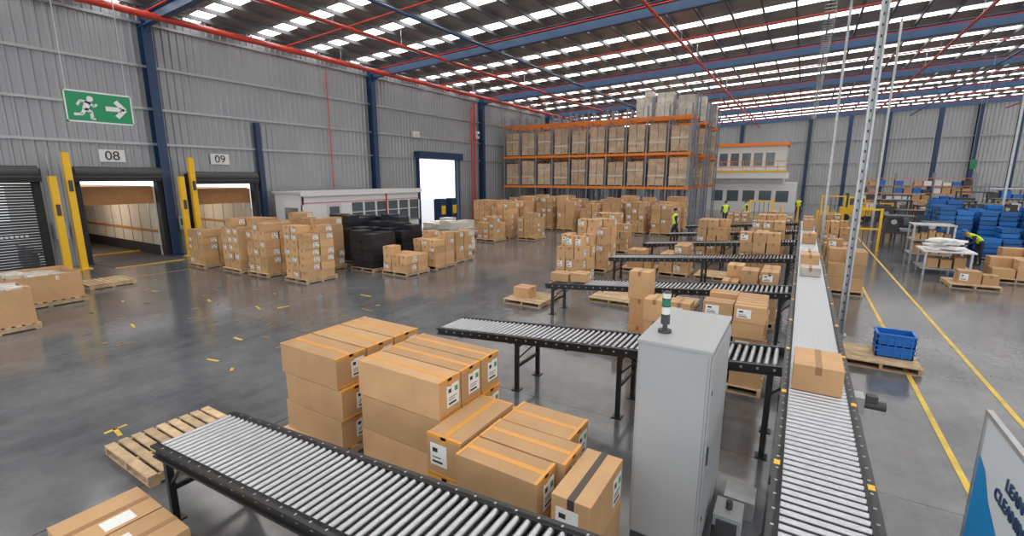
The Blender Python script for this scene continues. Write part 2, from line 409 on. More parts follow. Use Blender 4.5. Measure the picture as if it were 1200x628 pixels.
# ------------------------------------------------------------ pallets & cartons
def pallet(b,cx,cy,z=0,w=1.2,d=1.2,ang=0,h=.14):
    ca,sa=math.cos(ang),math.sin(ang)
    def T(x,y): return (cx+x*ca-y*sa, cy+x*sa+y*ca)
    n=9
    for i in range(n):
        y=-d/2+.05+i*(d-.1)/(n-1); p=T(0,y); b.rbox((*p,z+h-.011),(w,.10,.022),ang,'wood',R(.8,1.25))
    for i in range(3):
        x=-w/2+.03+i*(w-.06)/2; p=T(x,0); b.rbox((*p,z+h/2),(.05,d,h-.05),ang,'wood',R(.7,1.0))
    for y in(-d/2+.06,0,d/2-.06):
        p=T(0,y); b.rbox((*p,z+.0125),(w,.1,.025),ang,'wood',R(.7,1.0))
def carton(b,x0,x1,y0,y1,z0,z1,tape='btape',axis=None,label=None,tone=None,k='carton',H=False):
    t=tone or R(.84,1.18); g=.006
    b.box(x0+g,x1-g,y0+g,y1-g,z0,z1-.004,k,t)
    if axis is None: axis='x' if (x1-x0)>(y1-y0) else 'y'
    e=.0025; tw=.03
    if tape:
        zt=z1-.004
        if axis=='x':
            m=(y0+y1)/2; b.box(x0+g-e,x1-g+e,m-tw,m+tw,zt,zt+e,tape)
            for xx in(x0+g-e,x1-g): b.box(xx,xx+e,m-tw,m+tw,z1-.09,zt,tape)
            if H:
                for xx in(x0+g-e,x1-g-.03): b.box(xx,xx+.03+e,y0+g-e,y1-g+e,zt,zt+e*1.3,tape)
                for xx in(x0+g-e,x1-g): b.box(xx,xx+e,y0+g,y1-g,zt-.03,zt,tape); b.box(xx,xx+e,y0+g,y1-g,z0+.005,z0+.03,tape)
        else:
            m=(x0+x1)/2; b.box(m-tw,m+tw,y0+g-e,y1-g+e,zt,zt+e,tape)
            for yy in(y0+g-e,y1-g): b.box(m-tw,m+tw,yy,yy+e,z1-.09,zt,tape)
            if H:
                for yy in(y0+g-e,y1-g-.03): b.box(x0+g-e,x1-g+e,yy,yy+.03+e,zt,zt+e*1.3,tape)
                b.box(x0+g,x1-g,y0+g-e,y0+g,zt-.03,zt,tape); b.box(x0+g,x1-g,y0+g-e,y0+g,z0+.005,z0+.03,tape)
                b.box(x1-g,x1-g+e,y0+g,y1-g,z0+.005,z0+.03,tape)
    hh=(z1-z0)
    if label and 'x' in label:
        s=min(.10,(y1-y0)*.27); m=y1-g-.03-s
        b.box(x1-g,x1-g+e,m-s,m+s,z0+hh*.22,z0+hh*.80,'label')
        X=x1-g+e; E=e
        b.box(X,X+E,m-s*.75,m+s*.5,z0+hh*.28,z0+hh*.33,'print'); b.box(X,X+E,m-s*.75,m+s*.3,z0+hh*.40,z0+hh*.415,'print'); b.box(X,X+E,m-s*.75,m+s*.6,z0+hh*.46,z0+hh*.475,'print')
        b.box(X,X+E,m-s*.75,m-s*.3,z0+hh*.60,z0+hh*.70,'print'); b.box(X,X+E,m+s*.3,m+s*.8,z0+hh*.58,z0+hh*.71,'green')
    if label and 'y' in label:
        s=min(.10,(x1-x0)*.28); m=x0+g+.04+s
        b.box(m-s,m+s,y0+g-e,y0+g,z0+hh*.25,z0+hh*.78,'label')
        b.box(m-s*.75,m+s*.5,y0+g-2*e,y0+g-e,z0+hh*.32,z0+hh*.37,'print'); b.box(m-s*.75,m+s*.3,y0+g-2*e,y0+g-e,z0+hh*.44,z0+hh*.46,'print'); b.box(m-s*.7,m-s*.1,y0+g-2*e,y0+g-e,z0+hh*.58,z0+hh*.68,'print')
def load(b,cx,cy,ht,z=0,w=1.15,d=1.1,nx=3,ny=2,bh=.3,pal=True,k='carton',rag=True,jit=.02,tape='btape'):
    if pal: pallet(b,cx,cy,z,1.2 if w>1 else w+.05,1.2 if d>1 else d+.05); z+=.142
    nz=max(1,round((ht-.14)/bh)); bh=(ht-.14)/nz
    pt=R(.9,1.12)
    for l in range(nz):
        for i in range(nx):
            for j in range(ny):
                if rag and l==nz-1 and R(0,1)<.35: continue
                j1,j2=R(-jit,jit),R(-jit,jit)
                x0=cx-w/2+i*w/nx+j1; y0=cy-d/2+j*d/ny+j2
                carton(b,x0+.01,x0+w/nx-.01,y0+.01,y0+d/ny-.01,z+l*bh,z+(l+1)*bh,tape=tape if (i==nx-1 or j==0 or l>=nz-2) else None,
                       label=('x' if R(0,1)<.4 else ('y' if R(0,1)<.4 else None)) if k=='carton' else None,k=k,tone=pt*R(.86,1.14))
def pload(cx,cy,ht,name="pallet_of_cartons",**kw):
    b=MB(); load(b,cx,cy,ht,**kw); return b.obj(name)

# foreground stacks ----
b=MB()
pallet(b,-5.0,3.95,0,1.15,1.45)
for l in range(3):
    for j in range(3):
        y0=3.27+j*.47; z0=.142+l*.39; o=(.0,.04,-.02)[l]
        carton(b,-5.52+o,-4.42+o,y0,y0+.455,z0,z0+.388,'tape','x','x',H=True)
b.obj("carton_stack")
b=MB()
pallet(b,-3.5,3.85,0,1.2,1.15)
for l in range(3):
    for j in range(3):
        y0=3.3+j*.37; z0=.142+l*.412; o=(0,.02,0)[l]
        carton(b,-4.1+o,-2.9+o,y0,y0+.36,z0,z0+.41,'tape','x','x',H=True)
b.obj("carton_stack")
b=MB()
pallet(b,-2.2,3.55,0,1.3,1.15)
for l in range(2):
    z0=.142+l*.43
    carton(b,-2.86,-2.44,3.05,3.98,z0,z0+.425,'tape','y','yx',H=True)
    carton(b,-2.42,-1.58,2.94,3.29,z0-.02*l,z0+.40,'tape','x','x',H=True)
    carton(b,-2.42,-1.50,3.30,3.68,z0-.02*l,z0+.40,'tape','x','x',H=True)
    carton(b,-2.42,-1.64,3.70,4.16,z0-.02*l,z0+.385,'tape','x','x',H=True)
b.box(-2.2,-1.95,3.80,4.0,.9305,.9335,'label')
carton(b,-1.48,-1.13,2.98,3.74,.002,.47,'ktape','y','y'); carton(b,-1.48,-1.13,2.98,3.74,.472,.92,'ktape','y','yx')
carton(b,-2.84,-2.5,4.05,4.6,.142,.6,'tape','y','x')
b.obj("carton_stack")
b=MB(); carton(b,-5.15,-4.62,.85,1.5,0,.5,'btape','y'); carton(b,-4.61,-4.12,.85,1.5,0,.5,'btape','y')
b.box(-4.82,-4.66,1.1,1.32,.4965,.4995,'label'); b.box(-4.5,-4.36,.98,1.2,.4965,.4995,'label')
b.obj("cardboard_box")
b=MB(); pallet(b,-6.45,2.4,0,1.2,1.2); b.obj("wooden_pallet")
b=MB(); pallet(b,-3.9,5.05,0,1.2,.7); b.obj("wooden_pallet")

# ---- conveyors
def conveyor(name,p0,p1,w,pitch,legs,r=.027,rail=.12,tags=False,brace=True):
    b=MB(); p0=Vector(p0);p1=Vector(p1); d=p1-p0; L=d.length; e=d/L
    s=Vector((0,0,1)).cross(e).normalized(); n=e.cross(s)
    mid=(p0+p1)/2
    for sg in(-1,1):
        c=mid+s*sg*(w/2)-n*(rail/2-.03)
        b.obox(c,e*(L/2),s*.018,n*(rail/2),'black')
        b.obox(c+s*sg*.02+n*(rail/2-.012),e*(L/2),s*.035,n*.012,'black'); b.obox(c+s*sg*.02-n*(rail/2-.01),e*(L/2),s*.03,n*.01,'black')
    k=int(L/pitch); 
    for i in range(k):
        c=p0+e*(pitch*(i+.5)); b.cyl(c-s*(w/2-.02),c+s*(w/2-.02),r,'roller',10)
    b.obox(mid-n*.075,e*(L/2),s*(w/2-.02),n*.004,'black')
    i=.5
    while i<L:
        c=p0+e*i-n*.1; b.obox(c,e*.02,s*(w/2),n*.02,'black'); i+=1.0
    i=.2
    while i<L:
        for sg in(-1,1):
            c=p0+e*i+s*sg*(w/2+.02)+n*.028; b.obox(c,e*.008,s*.01,n*.003,'galv')
            c=p0+e*i+s*sg*(w/2+.02)-n*.03; b.obox(c,e*.014,s*.003,n*.014,'galv')
        i+=.18
    if tags:
        i=.7
        while i<L:
            for sg in(-1,1):
                c=p0+e*i+s*sg*(w/2+.025)+n*.032; b.obox(c,e*.035,s*.022,n*.002,'yellow')
            i+=1.5
    for t in legs:
        c=p0+e*t
        for sg in(-1,1):
            q=c+s*sg*(w/2-.0); zt=q.z-rail+.03
            b.box(q.x-.03,q.x+.03,q.y-.03,q.y+.03,0.012,zt,'black'); b.box(q.x-.07,q.x+.07,q.y-.07,q.y+.07,0,.014,'black')
            if brace:
                A=Vector((q.x,q.y,zt-.28)); q2=q+e*.3; B=Vector((q2.x,q2.y,q2.z-rail+.03)); b.obox((A+B)/2,(B-A)/2,s*.015,Vector((0,0,.015)),'black')
        z=c.z*.45
        b.obox((c.x,c.y,z),s*(w/2),e*.02,(0,0,.025),'black'); b.obox((c.x,c.y,c.z-rail-.02),s*(w/2),e*.02,(0,0,.03),'black')
    return b.obj(name)
conveyor("roller_conveyor",(.345,.3,1.12),(.345,29.0,1.12),.56,.085,[.5+i*2.4 for i in range(12)],r=.027,rail=.16,tags=True,brace=False)
YC=[2.1,6.42,10.55,15.1,19.0,22.9,27.1]
for i,yc in enumerate(YC):
    legs={1:[1.65,3.35,5.2]}.get(i,[.2,2.95,5.15])
    if i==0: conveyor("roller_conveyor",(-5.28,2.1,.75),(.0,2.1,1.19),.72,.088,legs,r=.027,rail=.13)
    else: conveyor("roller_conveyor",(-5.3,yc,.75),(.0,yc,1.19),.7,.088,legs,r=.027,rail=.12)
b=MB(); b.cyl((.74,6.1,.95),(1.0,6.1,.95),.05,'dark',14); b.box(.68,.80,6.0,6.2,.86,1.04,'galv'); b.box(.82,.92,6.05,6.15,.99,1.06,'dark'); b.cyl((.72,6.1,.86),(.72,6.1,.75),.03,'dark'); b.obj("conveyor_gearmotor")

def solo(x0,x1,y0,y1,z0,z1,**k):
    b=MB(); carton(b,x0,x1,y0,y1,z0,z1,**k); return b.obj("cardboard_box")
ZR=1.152
solo(.10,.56,5.6,6.22,ZR,ZR+.29,label=None,tone=1.1)
solo(.12,.54,12.6,13.1,ZR,ZR+.2,k='ww'); solo(.12,.54,14.0,14.6,ZR,ZR+.3); solo(.12,.54,15.6,16.1,ZR,ZR+.2,k='ww'); solo(.14,.56,19,19.6,ZR,ZR+.35); solo(.14,.56,24,24.8,ZR,ZR+.45); solo(.14,.56,26.5,27.3,ZR,ZR+.4)

# ---- electrical cabinet
b=MB()
x0,x1,y0,y1=-1.10,-.50,3.9,5.05
b.box(x0+.01,x1-.01,y0+.01,y1-.01,0,.1,'dark'); b.box(x0,x1,y0,y1,.1,1.98,'cab')
b.box(x0-.01,x1+.015,y0-.01,y1+.01,1.98,2.01,'cab')
b.box(x1,x1+.018,y0+.02,y1-.02,.13,1.94,'cab'); b.box(x1+.018,x1+.03,y0+.07,y0+.10,.95,1.12,'dark'); b.box(x1+.018,x1+.024,y0+.06,y0+.09,.4,.44,'dark'); b.box(x1+.018,x1+.024,y0+.06,y0+.09,1.6,1.64,'dark')
b.box(x0+.02,x1-.02,y0-.012,y0,.13,1.94,'cab')
for z in(1.8,.3): b.cyl((x1+.01,y1-.015,z),(x1+.01,y1-.015,z+.08),.012,'galv',8)
b.obj("electrical_cabinet",bevel=.006)
b=MB(); cx,cy=-.95,4.2
def zc(z): return 2.012+(z-2.0)*1.15
for (a,c,r,k,r2) in((2.0,2.02,.06,'dark',None),(2.02,2.07,.022,'dark',None),(2.07,2.15,.04,'dark',None),(2.15,2.21,.038,'lampc',None),(2.21,2.22,.041,'dark',None),(2.22,2.27,.038,'lampg',None),(2.27,2.28,.041,'dark',None),(2.28,2.32,.038,'lampc',None),(2.32,2.335,.04,'dark',.02)):
    b.cyl((cx,cy,zc(a)),(cx,cy,zc(c)),r,k,16,r2=r2)
b.obj("stack_light")
b=MB(); b.box(-.42,-.18,4.3,4.6,.0,.28,'cab'); b.box(-.39,-.21,4.28,4.3,.05,.24,'dark'); b.box(-.38,-.1,4.75,5.05,0,.2,'galv'); b.cyl((-.3,4.45,.28),(-.3,4.45,.36),.03,'dark')
pts=[(-.42,4.4,.2),(-.4,4.2,.1),(-.25,4.1,.03),(-.1,4.2,.03),(.0,4.5,.1)]
for a,c in zip(pts,pts[1:]): b.cyl(a,c,.015,'rubber',8)
b.obj("drive_control_boxes")

# ---- steel posts
b=MB(); x,y=1.0,12.1; zt=roofz(x)-.3
b.box(x-.07,x+.07,y+.05,y+.06,0,zt,'galv'); b.box(x-.07,x-.06,y-.06,y+.05,0,zt,'galv'); b.box(x+.06,x+.07,y-.06,y+.05,0,zt,'galv'); b.box(x-.06,x-.035,y-.06,y-.05,0,zt,'galv'); b.box(x+.035,x+.06,y-.06,y-.05,0,zt,'galv')
z=.3
while z<zt: b.box(x-.014,x+.014,y+.046,y+.05,z,z+.05,'dark'); z+=.2
b.box(x-.12,x+.12,y-.12,y+.12,0,.02,'galv'); b.obj("strut_channel_post")
for (x,y) in((.95,26),(3.3,31.2),(9,34.5)):
    b=MB(); zt=roofz(x)-.3; b.box(x-.05,x+.05,y-.05,y+.05,0,zt,'galv'); b.box(x-.12,x+.12,y-.12,y+.12,0,.02,'galv'); b.obj("strut_channel_post")
b=MB(); z=9.4
for xx in(.0,.4): b.box(xx-.015,xx+.015,4,60,z,z+.08,'galv')
yy=4
while yy<60: b.box(0,.4,yy,yy+.04,z+.02,z+.04,'galv'); yy+=.4
yy=5
while yy<60:
    for xx in(0,.4): b.cyl((xx,yy,z),(xx,yy,roofz(xx)-.2),.01,'galv',5)
    yy+=4
b.obj("cable_ladder")

# ---- poster sign
x=1.16
b=MB(); y0,y1,z0,z1=2.6,3.95,.75,1.9
b.box(x,x+.012,y0,y1,z0,z1,'posterwhite')
b.add([(x-.003,y0,z0),(x-.003,y1,z0),(x-.003,y1,1.62),(x-.003,y1-.12,1.58),(x-.003,y1-.26,1.44),(x-.003,y1-.5,1.32),(x-.003,y1-.9,1.22),(x-.003,y0,1.18)],[(0,1,2,3,4,5,6,7)],'posterblue')
b.box(x-.01,x+.022,y0,y1,z1,z1+.03,'galv'); b.box(x-.01,x+.022,y1,y1+.03,z0-.03,z1+.03,'galv'); b.box(x-.01,x+.022,y0-.03,y0,z0-.03,z1+.03,'galv'); b.box(x-.01,x+.022,y0,y1,z0-.03,z0,'galv')
for yy in(y0+.05,y1-.05): b.box(x,x+.03,yy-.02,yy+.02,0,z0,'galv'); b.box(x-.2,x+.25,yy-.02,yy+.02,0,.03,'galv')
o=b.obj("safety_notice_board")
text("heading","LEAN",.105,'darkblue',mtx((x-.006,3.50,1.68),(0,-1,0),(0,0,1)),o,align='LEFT')
text("subheading","CLEANING",.105,'darkblue',mtx((x-.006,3.62,1.56),(0,-1,0),(0,0,1)),o,align='LEFT')

# ---- blue bin on pallet
b=MB(); pallet(b,1.5,10.65,0,1.15,1.0); b.obj("wooden_pallet")
def bin_(b,cx,cy,z,w,d,h,k='bluebin',tone=1):
    t=.02
    b.box(cx-w/2,cx+w/2,cy-d/2,cy+d/2,z,z+t,k,tone)
    b.box(cx-w/2,cx-w/2+t,cy-d/2,cy+d/2,z,z+h,k,tone); b.box(cx+w/2-t,cx+w/2,cy-d/2,cy+d/2,z,z+h,k,tone)
    b.box(cx-w/2,cx+w/2,cy-d/2,cy-d/2+t,z,z+h,k,tone); b.box(cx-w/2,cx+w/2,cy+d/2-t,cy+d/2,z,z+h,k,tone)
    for zz in(z+h*.45,z+h-.03):
        b.box(cx-w/2-.015,cx+w/2+.015,cy-d/2-.015,cy-d/2,zz,zz+.03,k,tone*.8); b.box(cx-w/2-.015,cx+w/2+.015,cy+d/2,cy+d/2+.015,zz,zz+.03,k,tone*.8)
        b.box(cx-w/2-.015,cx-w/2,cy-d/2,cy+d/2,zz,zz+.03,k,tone*.8); b.box(cx+w/2,cx+w/2+.015,cy-d/2,cy+d/2,zz,zz+.03,k,tone*.8)
    for i in range(5):
        xx=cx-w/2+(i+.5)*w/5; b.box(xx-.01,xx+.01,cy-d/2-.013,cy-d/2,z,z+h,k,tone*.85)
b=MB(); bin_(b,1.72,10.75,.142,.55,.42,.22); bin_(b,1.72,10.75,.365,.56,.43,.22); b.obj("plastic_tote_bin")

# ---- middle area stacks between the conveyors
b=MB(); pallet(b,-6.15,11.0,0,1.15,1.15); carton(b,-6.6,-6.1,10.75,11.2,.142,.42); b.obj("pallet_with_carton")
def stack(boxes,name="carton_stack"):
    b=MB()
    for (x0,y0,w,d,z0,h) in boxes: carton(b,x0,x0+w,y0,y0+d,z0,z0+h,label='y' if R(0,1)<.3 else ('x' if R(0,1)<.3 else None))
    return b.obj(name)
stack([(-5.25,10.35,.5,.4,.84,.2),(-4.7,10.35,.42,.4,.885,.2)],"cartons_on_conveyor")
stack([(-2.85,8.3,.62,.42,0,.36)])
stack([(-2.75,8.85,.42,.42,0,.5),(-2.73,8.86,.4,.4,.5,.55),(-2.76,8.85,.42,.42,1.05,.55)])
b=MB(); pallet(b,-2.7,12.6,0,1.2,1.2); b.obj("wooden_pallet")
b=MB(); pallet(b,-4.2,12.4,0,1.2,1.2); b.obj("wooden_pallet")
b=MB(); pallet(b,-2.3,17.1,0,1.2,1.2); b.obj("wooden_pallet")
b=MB(); pallet(b,-4.9,17.1,0,1.2,1.2); carton(b,-5.3,-4.7,16.7,17.4,.142,.8); carton(b,-4.68,-4.4,16.7,17.2,.142,.6); b.obj("pallet_with_carton")
pload(-.75,8.3,1.45,nx=2,ny=3,bh=.28,w=.95,d=1.0); pload(-.85,12.3,1.3,nx=3,ny=2,bh=.3); pload(-1.82,8.4,1.3,nx=2,ny=2,bh=.4,w=.8,d=.8)
pload(-1.0,16.9,1.7,nx=3,ny=2,bh=.3); pload(-3.6,17.0,1.1,nx=2,ny=2,bh=.35,w=.95)
pload(-1.0,20.8,1.75,nx=3,ny=2); pload(-3.0,20.9,1.7,nx=3,ny=2)
pload(-1.1,24.9,1.7); pload(-3.4,25.0,1.2)
pload(-6.1,13.8,1.6,nx=3,ny=3,bh=.33,w=.95,d=.95); pload(-6.4,16.4,1.9,nx=3,ny=2,bh=.3); pload(-8.0,22.0,1.7); pload(-7.0,20.8,1.3,w=.9,d=.9)
pload(-.9,29.3,1.6); pload(-3.0,29.5,1.5)
pload(1.3,16.9,1.3,nx=2,ny=2,bh=.35,w=.9,d=.9); pload(1.3,19.0,1.4,nx=2,ny=2,w=.9,d=.9); pload(1.3,21.2,1.0,w=.9,d=.9)
for (x,y) in((1.5,28),(1.5,33)): pload(x,y,1.3,w=1.1)

# ---- left area pallets
for (x,y,h) in((-19.6,9.2,1.45),(-18.7,10.6,1.8),(-17.5,9.4,1.95),(-16.0,9.5,1.85),(-15.2,11.0,1.95),(-13.95,9.6,1.85),(-16.8,11.2,2.05),(-18.6,12.0,1.6)):
    pload(x,y,h,nx=3,ny=2,bh=R(.26,.36))
for (x,y,h) in((-12.0,12.1,1.0),(-11.95,13.6,1.35),(-12.2,15.1,1.25)): pload(x,y,h,nx=3,ny=2,bh=.25)
def wrapped(x,y,h,k,name):
    b=MB(); pallet(b,x,y)
    for i in range(2):
        for j in range(2):
            hh=h-R(0,.35); z=.142
            while z<hh-.05:
                s=min(R(.35,.6),hh-z); b.rbox((x-.28+i*.56+R(-.03,.03),y-.28+j*.56+R(-.03,.03),z+s/2),(.57,.57,s-.006),R(-.05,.05),k,R(.7,1.4)); z+=s
    b.box(x-.57,x+.57,y-.57,y+.57,.145,.2,k)
    for z in(.4,.8,1.1):
        if z<h-.4: b.box(x-.6,x+.6,y-.6,y+.6,z,z+.03,k,.9)
    return b.obj(name)
for (x,y,h) in((-13.55,12.0,1.5),(-14.9,12.7,1.75),(-13.55,13.5,1.7),(-15.0,14.3,1.9),(-16.5,13.4,1.9),(-16.5,14.9,1.8)): wrapped(x,y,h,'bw',"black_wrapped_pallet")
wrapped(-13.4,16.9,1.6,'ww',"clear_wrapped_pallet"); wrapped(-14.9,17.4,1.5,'ww',"clear_wrapped_pallet")
for (x,y,h) in((-14.3,21.0,1.3),(-14.4,22.6,2.0),(-15.9,22.9,2.1),(-14.3,24.2,2.0),(-12.8,22.8,1.5),(-15.9,24.5,2.0)): pload(x,y,h)
for j in range(3):
    for i in range(8):
        x=-17.2+i*1.45+R(-.08,.08); y=27.2+j*1.7+R(-.1,.1)+i*.22
        pload(x,y,R(1.75,2.25),nx=2 if i%2 else 3,ny=2,bh=R(.28,.36))
def openbox(x,y,w,d,h,k='carton'):
    b=MB(); pallet(b,x,y,0,w+.1,d+.1); z=.142; t=.02
    tn=R(.95,1.1)
    b.box(x-w/2,x-w/2+t,y-d/2,y+d/2,z,h,k,tn); b.box(x+w/2-t,x+w/2,y-d/2,y+d/2,z,h,k,tn); b.box(x-w/2,x+w/2,y-d/2,y-d/2+t,z,h,k,tn); b.box(x-w/2,x+w/2,y+d/2-t,y+d/2,z,h,k,tn)
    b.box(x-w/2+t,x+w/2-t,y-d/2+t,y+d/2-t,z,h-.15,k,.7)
    for q in range(10): b.rbox((x+R(-.33,.33)*w,y+R(-.33,.33)*d,h-.1+q*.008),(R(.3,.5),R(.3,.5),.12),R(0,1.5),'ww',R(.9,1.2))
    return b.obj("open_carton_bin")
openbox(-15.3,2.35,1.3,1.3,.95); openbox(-17.7,3.75,1.6,1.5,.85)
openbox(-17.7,1.6,1.4,1.4,1.0)
b=MB(); pallet(b,-18.9,5.6,0,1.2,1.2); b.obj("wooden_pallet")
b=MB(); pallet(b,-20.9,10.3,0,1.2,1.2); b.obj("wooden_pallet")

# ---- pallet racking
def rackrow(y0,x0,nb,bw,name,dep=1.1,lv=(2.7,5.2,7.8),ht=8.6,topright=False):
    b=MB()
    for i in range(nb+1):
        x=x0+i*bw; hh=ht+(.9 if topright and i>=nb-2 else 0)
        for yy in(y0,y0+dep):
            b.box(x-.05,x+.05,yy-.04,yy+.04,.012,hh,'upright'); b.box(x-.08,x+.08,yy-.07,yy+.07,0,.014,'upright')
        z=.3; f=0
        while z<hh-1:
            p=Vector((x,y0+(dep if f else 0),z)); q=Vector((x,y0+(0 if f else dep),z+.8)); b.cyl(p,q,.02,'upright',6); z+=.8; f^=1
    for z in lv:
        for yy in(y0-.03,y0+dep+.03):
            b.box(x0,x0+nb*bw,yy-.025,yy+.025,z-.17,z,'orange')
        for i in range(nb+1): b.box(x0+i*bw-.06,x0+i*bw+.06,y0-.07,y0-.05,z-.2,z+.05,'orange')
    for li,z in enumerate(lv):
        for i in range(nb):
            cx=x0+(i+.5)*bw
            if li==2 and not (topright and i>=nb-3): continue
            load(b,cx,y0+dep/2,R(1.85,2.15) if li<2 else R(1.5,2.1),z=z,w=1.24,d=1.0,nx=2,ny=2,bh=R(.35,.5),k='wload' if li<2 else 'ww',rag=R(0,1)<.25,tape=None,jit=.012)
            if li<2:
                zz=z+R(.5,1.3); b.box(cx-.635,cx+.635,y0+dep/2-.52,y0+dep/2-.515,zz,zz+.12,'ww'); b.box(cx+.632,cx+.637,y0+dep/2-.5,y0+dep/2+.5,zz,zz+.12,'ww')
    return b.obj(name)
for (yy,tr) in((36.0,False),(37.5,True),(41.6,True),(43.1,True),(47.2,True)):
    rackrow(yy,-23.0,10,1.58,"pallet_rack",topright=tr)

# ---- two level office at back
b=MB(); x0,x1,y0,y1=-8.9,-.6,54,60
b.box(x0,x1,y0,y1,0,2.9,'white'); b.box(x0-.6,x1-.9,y0-.8,y1,3.3,3.9,'white')
for i in range(5):
    xx=x0+.6+i*1.5; b.box(xx,xx+1.1,y0-.03,y0,1.0,2.1,'glass')
b.box(x0-.3,x1-1.2,y0-.3,y1,2.9,3.3,'offw')
b.box(x0-.4,x1-1.2,y0+1.5,y1,3.9,6.6,'offw'); b.box(x0-.6,x1-1.0,y0+1.3,y1,6.6,6.9,'orange')
for i in range(6):
    xx=x0-.2+i*1.1; b.box(xx,xx+.8,y0+1.47,y0+1.5,4.6,5.9,'glass')
for z in(4.4,4.95): b.box(x0-.6,x1-.9,y0-.82,y0-.78,z,z+.06,'orange')
for i in range(8):
    xx=x0-.58+i*1.02; b.box(xx-.025,xx+.025,y0-.82,y0-.77,3.9,5.0,'orange')
b.box(x0-.6,x1-.9,y0-.84,y0-.82,3.9,4.1,'yellow')
b.obj("two_storey_office")

for (x,y) in((-1.7,33),(-1.2,38.5),(1.6,40),(.9,35),(-.2,44),(3.6,41)):
    b=MB(); b.cyl((x,y,0),(x,y,1.35),.07,'yellow',12); b.sphere((x,y,1.35),.07,'yellow'); b.cyl((x,y,0),(x,y,.02),.15,'yellow',12); b.obj("safety_bollard")
def gate(x0,x1,y,h=1.9):
    b=MB()
    for x in(x0,x1): b.box(x-.05,x+.05,y-.05,y+.05,0,h,'yellow')
    for z in(h-.1,h*.5): b.box(x0,x1,y-.03,y+.03,z,z+.08,'yellow')
    n=5
    for i in range(1,n): 
        x=x0+(x1-x0)*i/n; b.box(x-.015,x+.015,y-.015,y+.015,.3,h-.1,'dark')
    b.obj("machine_guard_fence")
gate(-2.6,-1.4,31.3,2.1); gate(1.1,2.3,36,2.3); gate(3.0,5.0,38.6,1.8); gate(2.2,3.2,27.3,2.0)

def machine(x,y,w,d,h,k='dark'):
    b=MB()
    for i in(0,1):
        for j in(0,1):
            b.box(x+i*(w-.08),x+i*(w-.08)+.08,y+j*(d-.08),y+j*(d-.08)+.08,0,h,k)
    b.box(x,x+w,y,y+d,.75,.85,k); b.box(x,x+w,y,y+d,h-.08,h,k); b.box(x+.1,x+w*.5,y+.1,y+d-.1,.85,h*.8,k); b.box(x+w*.55,x+w*.9,y+.2,y+d-.2,.85,h*.6,'galv')
    b.cyl((x+w*.3,y-.02,1.3),(x+w*.3,y+.1,1.3),.12,'galv'); b.box(x+w*.6,x+w*.85,y-.02,y+.02,1.2,1.5,'glass')
    for q in range(4): b.cyl((x+.1,y+.05+q*.1,.8),(x+w-.1,y+.05+q*.1,.8),.03,'roller',8)
    return b.obj("packing_machine")
machine(3.9,35.5,1.6,1.4,2.1); machine(5.8,36,1.5,1.3,1.8); machine(4.4,32,1.3,1.2,1.7); machine(7.8,37,2,1.5,1.9); machine(11,44,2.5,1.5,2); machine(3.5,28.6,1.2,1.2,1.6); machine(6.2,33.2,1.5,1.2,2.2); machine(4.6,26.6,1.0,1.0,1.5); machine(5.0,42.5,1.5,1.3,2.2); machine(9.8,46.5,1.8,1.3,2.4); machine(11.0,33.5,1.8,1.3,2.0)
b=MB(); x,y=2.6,45
b.box(x,x+2.2,y,y+1.2,.4,1.1,'yellow'); b.box(x+.5,x+1.6,y+.1,y+1.1,1.1,1.9,'yellow'); b.box(x+.6,x+1.5,y+.08,y+.1,1.3,1.8,'glass'); b.box(x+.3,x+.5,y+.2,y+1,.1,2.2,'dark')
for xx in(x+.4,x+1.8):
    for yy in(y-.02,y+1.1): b.cyl((xx,yy,.3),(xx,yy+.12,.3),.3,'rubber',16)
for yy in(y+.3,y+.8): b.box(x-.8,x+.3,yy-.05,yy+.05,.05,.1,'dark')
b.obj("forklift_truck")
b=MB()
for (x,y) in((3.9,21.4),(5.1,21.4),(3.9,22.6),(5.1,22.6)): b.box(x-.03,x+.03,y-.03,y+.03,0,.85,'galv')
b.box(3.8,5.2,21.3,22.7,.85,.9,'white'); b.box(3.8,5.2,21.3,22.7,.25,.28,'galv')
for q in range(9): b.rbox((R(4.1,4.9),R(21.6,22.4),.95+q*.04),(R(.4,.8),R(.3,.6),.07),R(0,1),'label')
for q in range(3): b.box(4.0+q*.36,4.3+q*.36,21.6,22.2,.282,.282+R(.2,.4),'carton',R(.8,1.1))
b.obj("packing_bench")
b=MB()
for (x,y) in((3.9,24.0),(5.1,24.0),(3.9,25.0),(5.1,25.0)): b.box(x-.03,x+.03,y-.03,y+.03,0,1.6,'galv')
for z in(.4,.95,1.55): b.box(3.85,5.15,23.95,25.05,z,z+.04,'galv')
for q in range(5): carton(b,3.92+.23*q,4.12+.23*q,24.1,24.5,.991,.991+R(.2,.4))
for q in range(4): carton(b,3.95+.28*q,4.2+.28*q,24.1,24.7,.441,.441+R(.2,.4))
b.obj("wire_shelf_unit")
b=MB(); pallet(b,4.8,19.9,0,1.2,1.2); b.obj("wooden_pallet")
stack([(4.4,19.5,.55,.5,.142,.4),(5.0,19.6,.38,.4,.142,.3)])
pload(6.2,21.8,.75,nx=2,ny=2,bh=.3); pload(6.9,23.4,.9,nx=2,ny=2,bh=.38)
stack([(7.9,24.3,.6,.5,0,.5),(7.95,24.35,.5,.4,.5,.4),(8.6,24.4,.6,.5,0,.7)])
pload(8.2,22.6,.6,nx=2,ny=2)
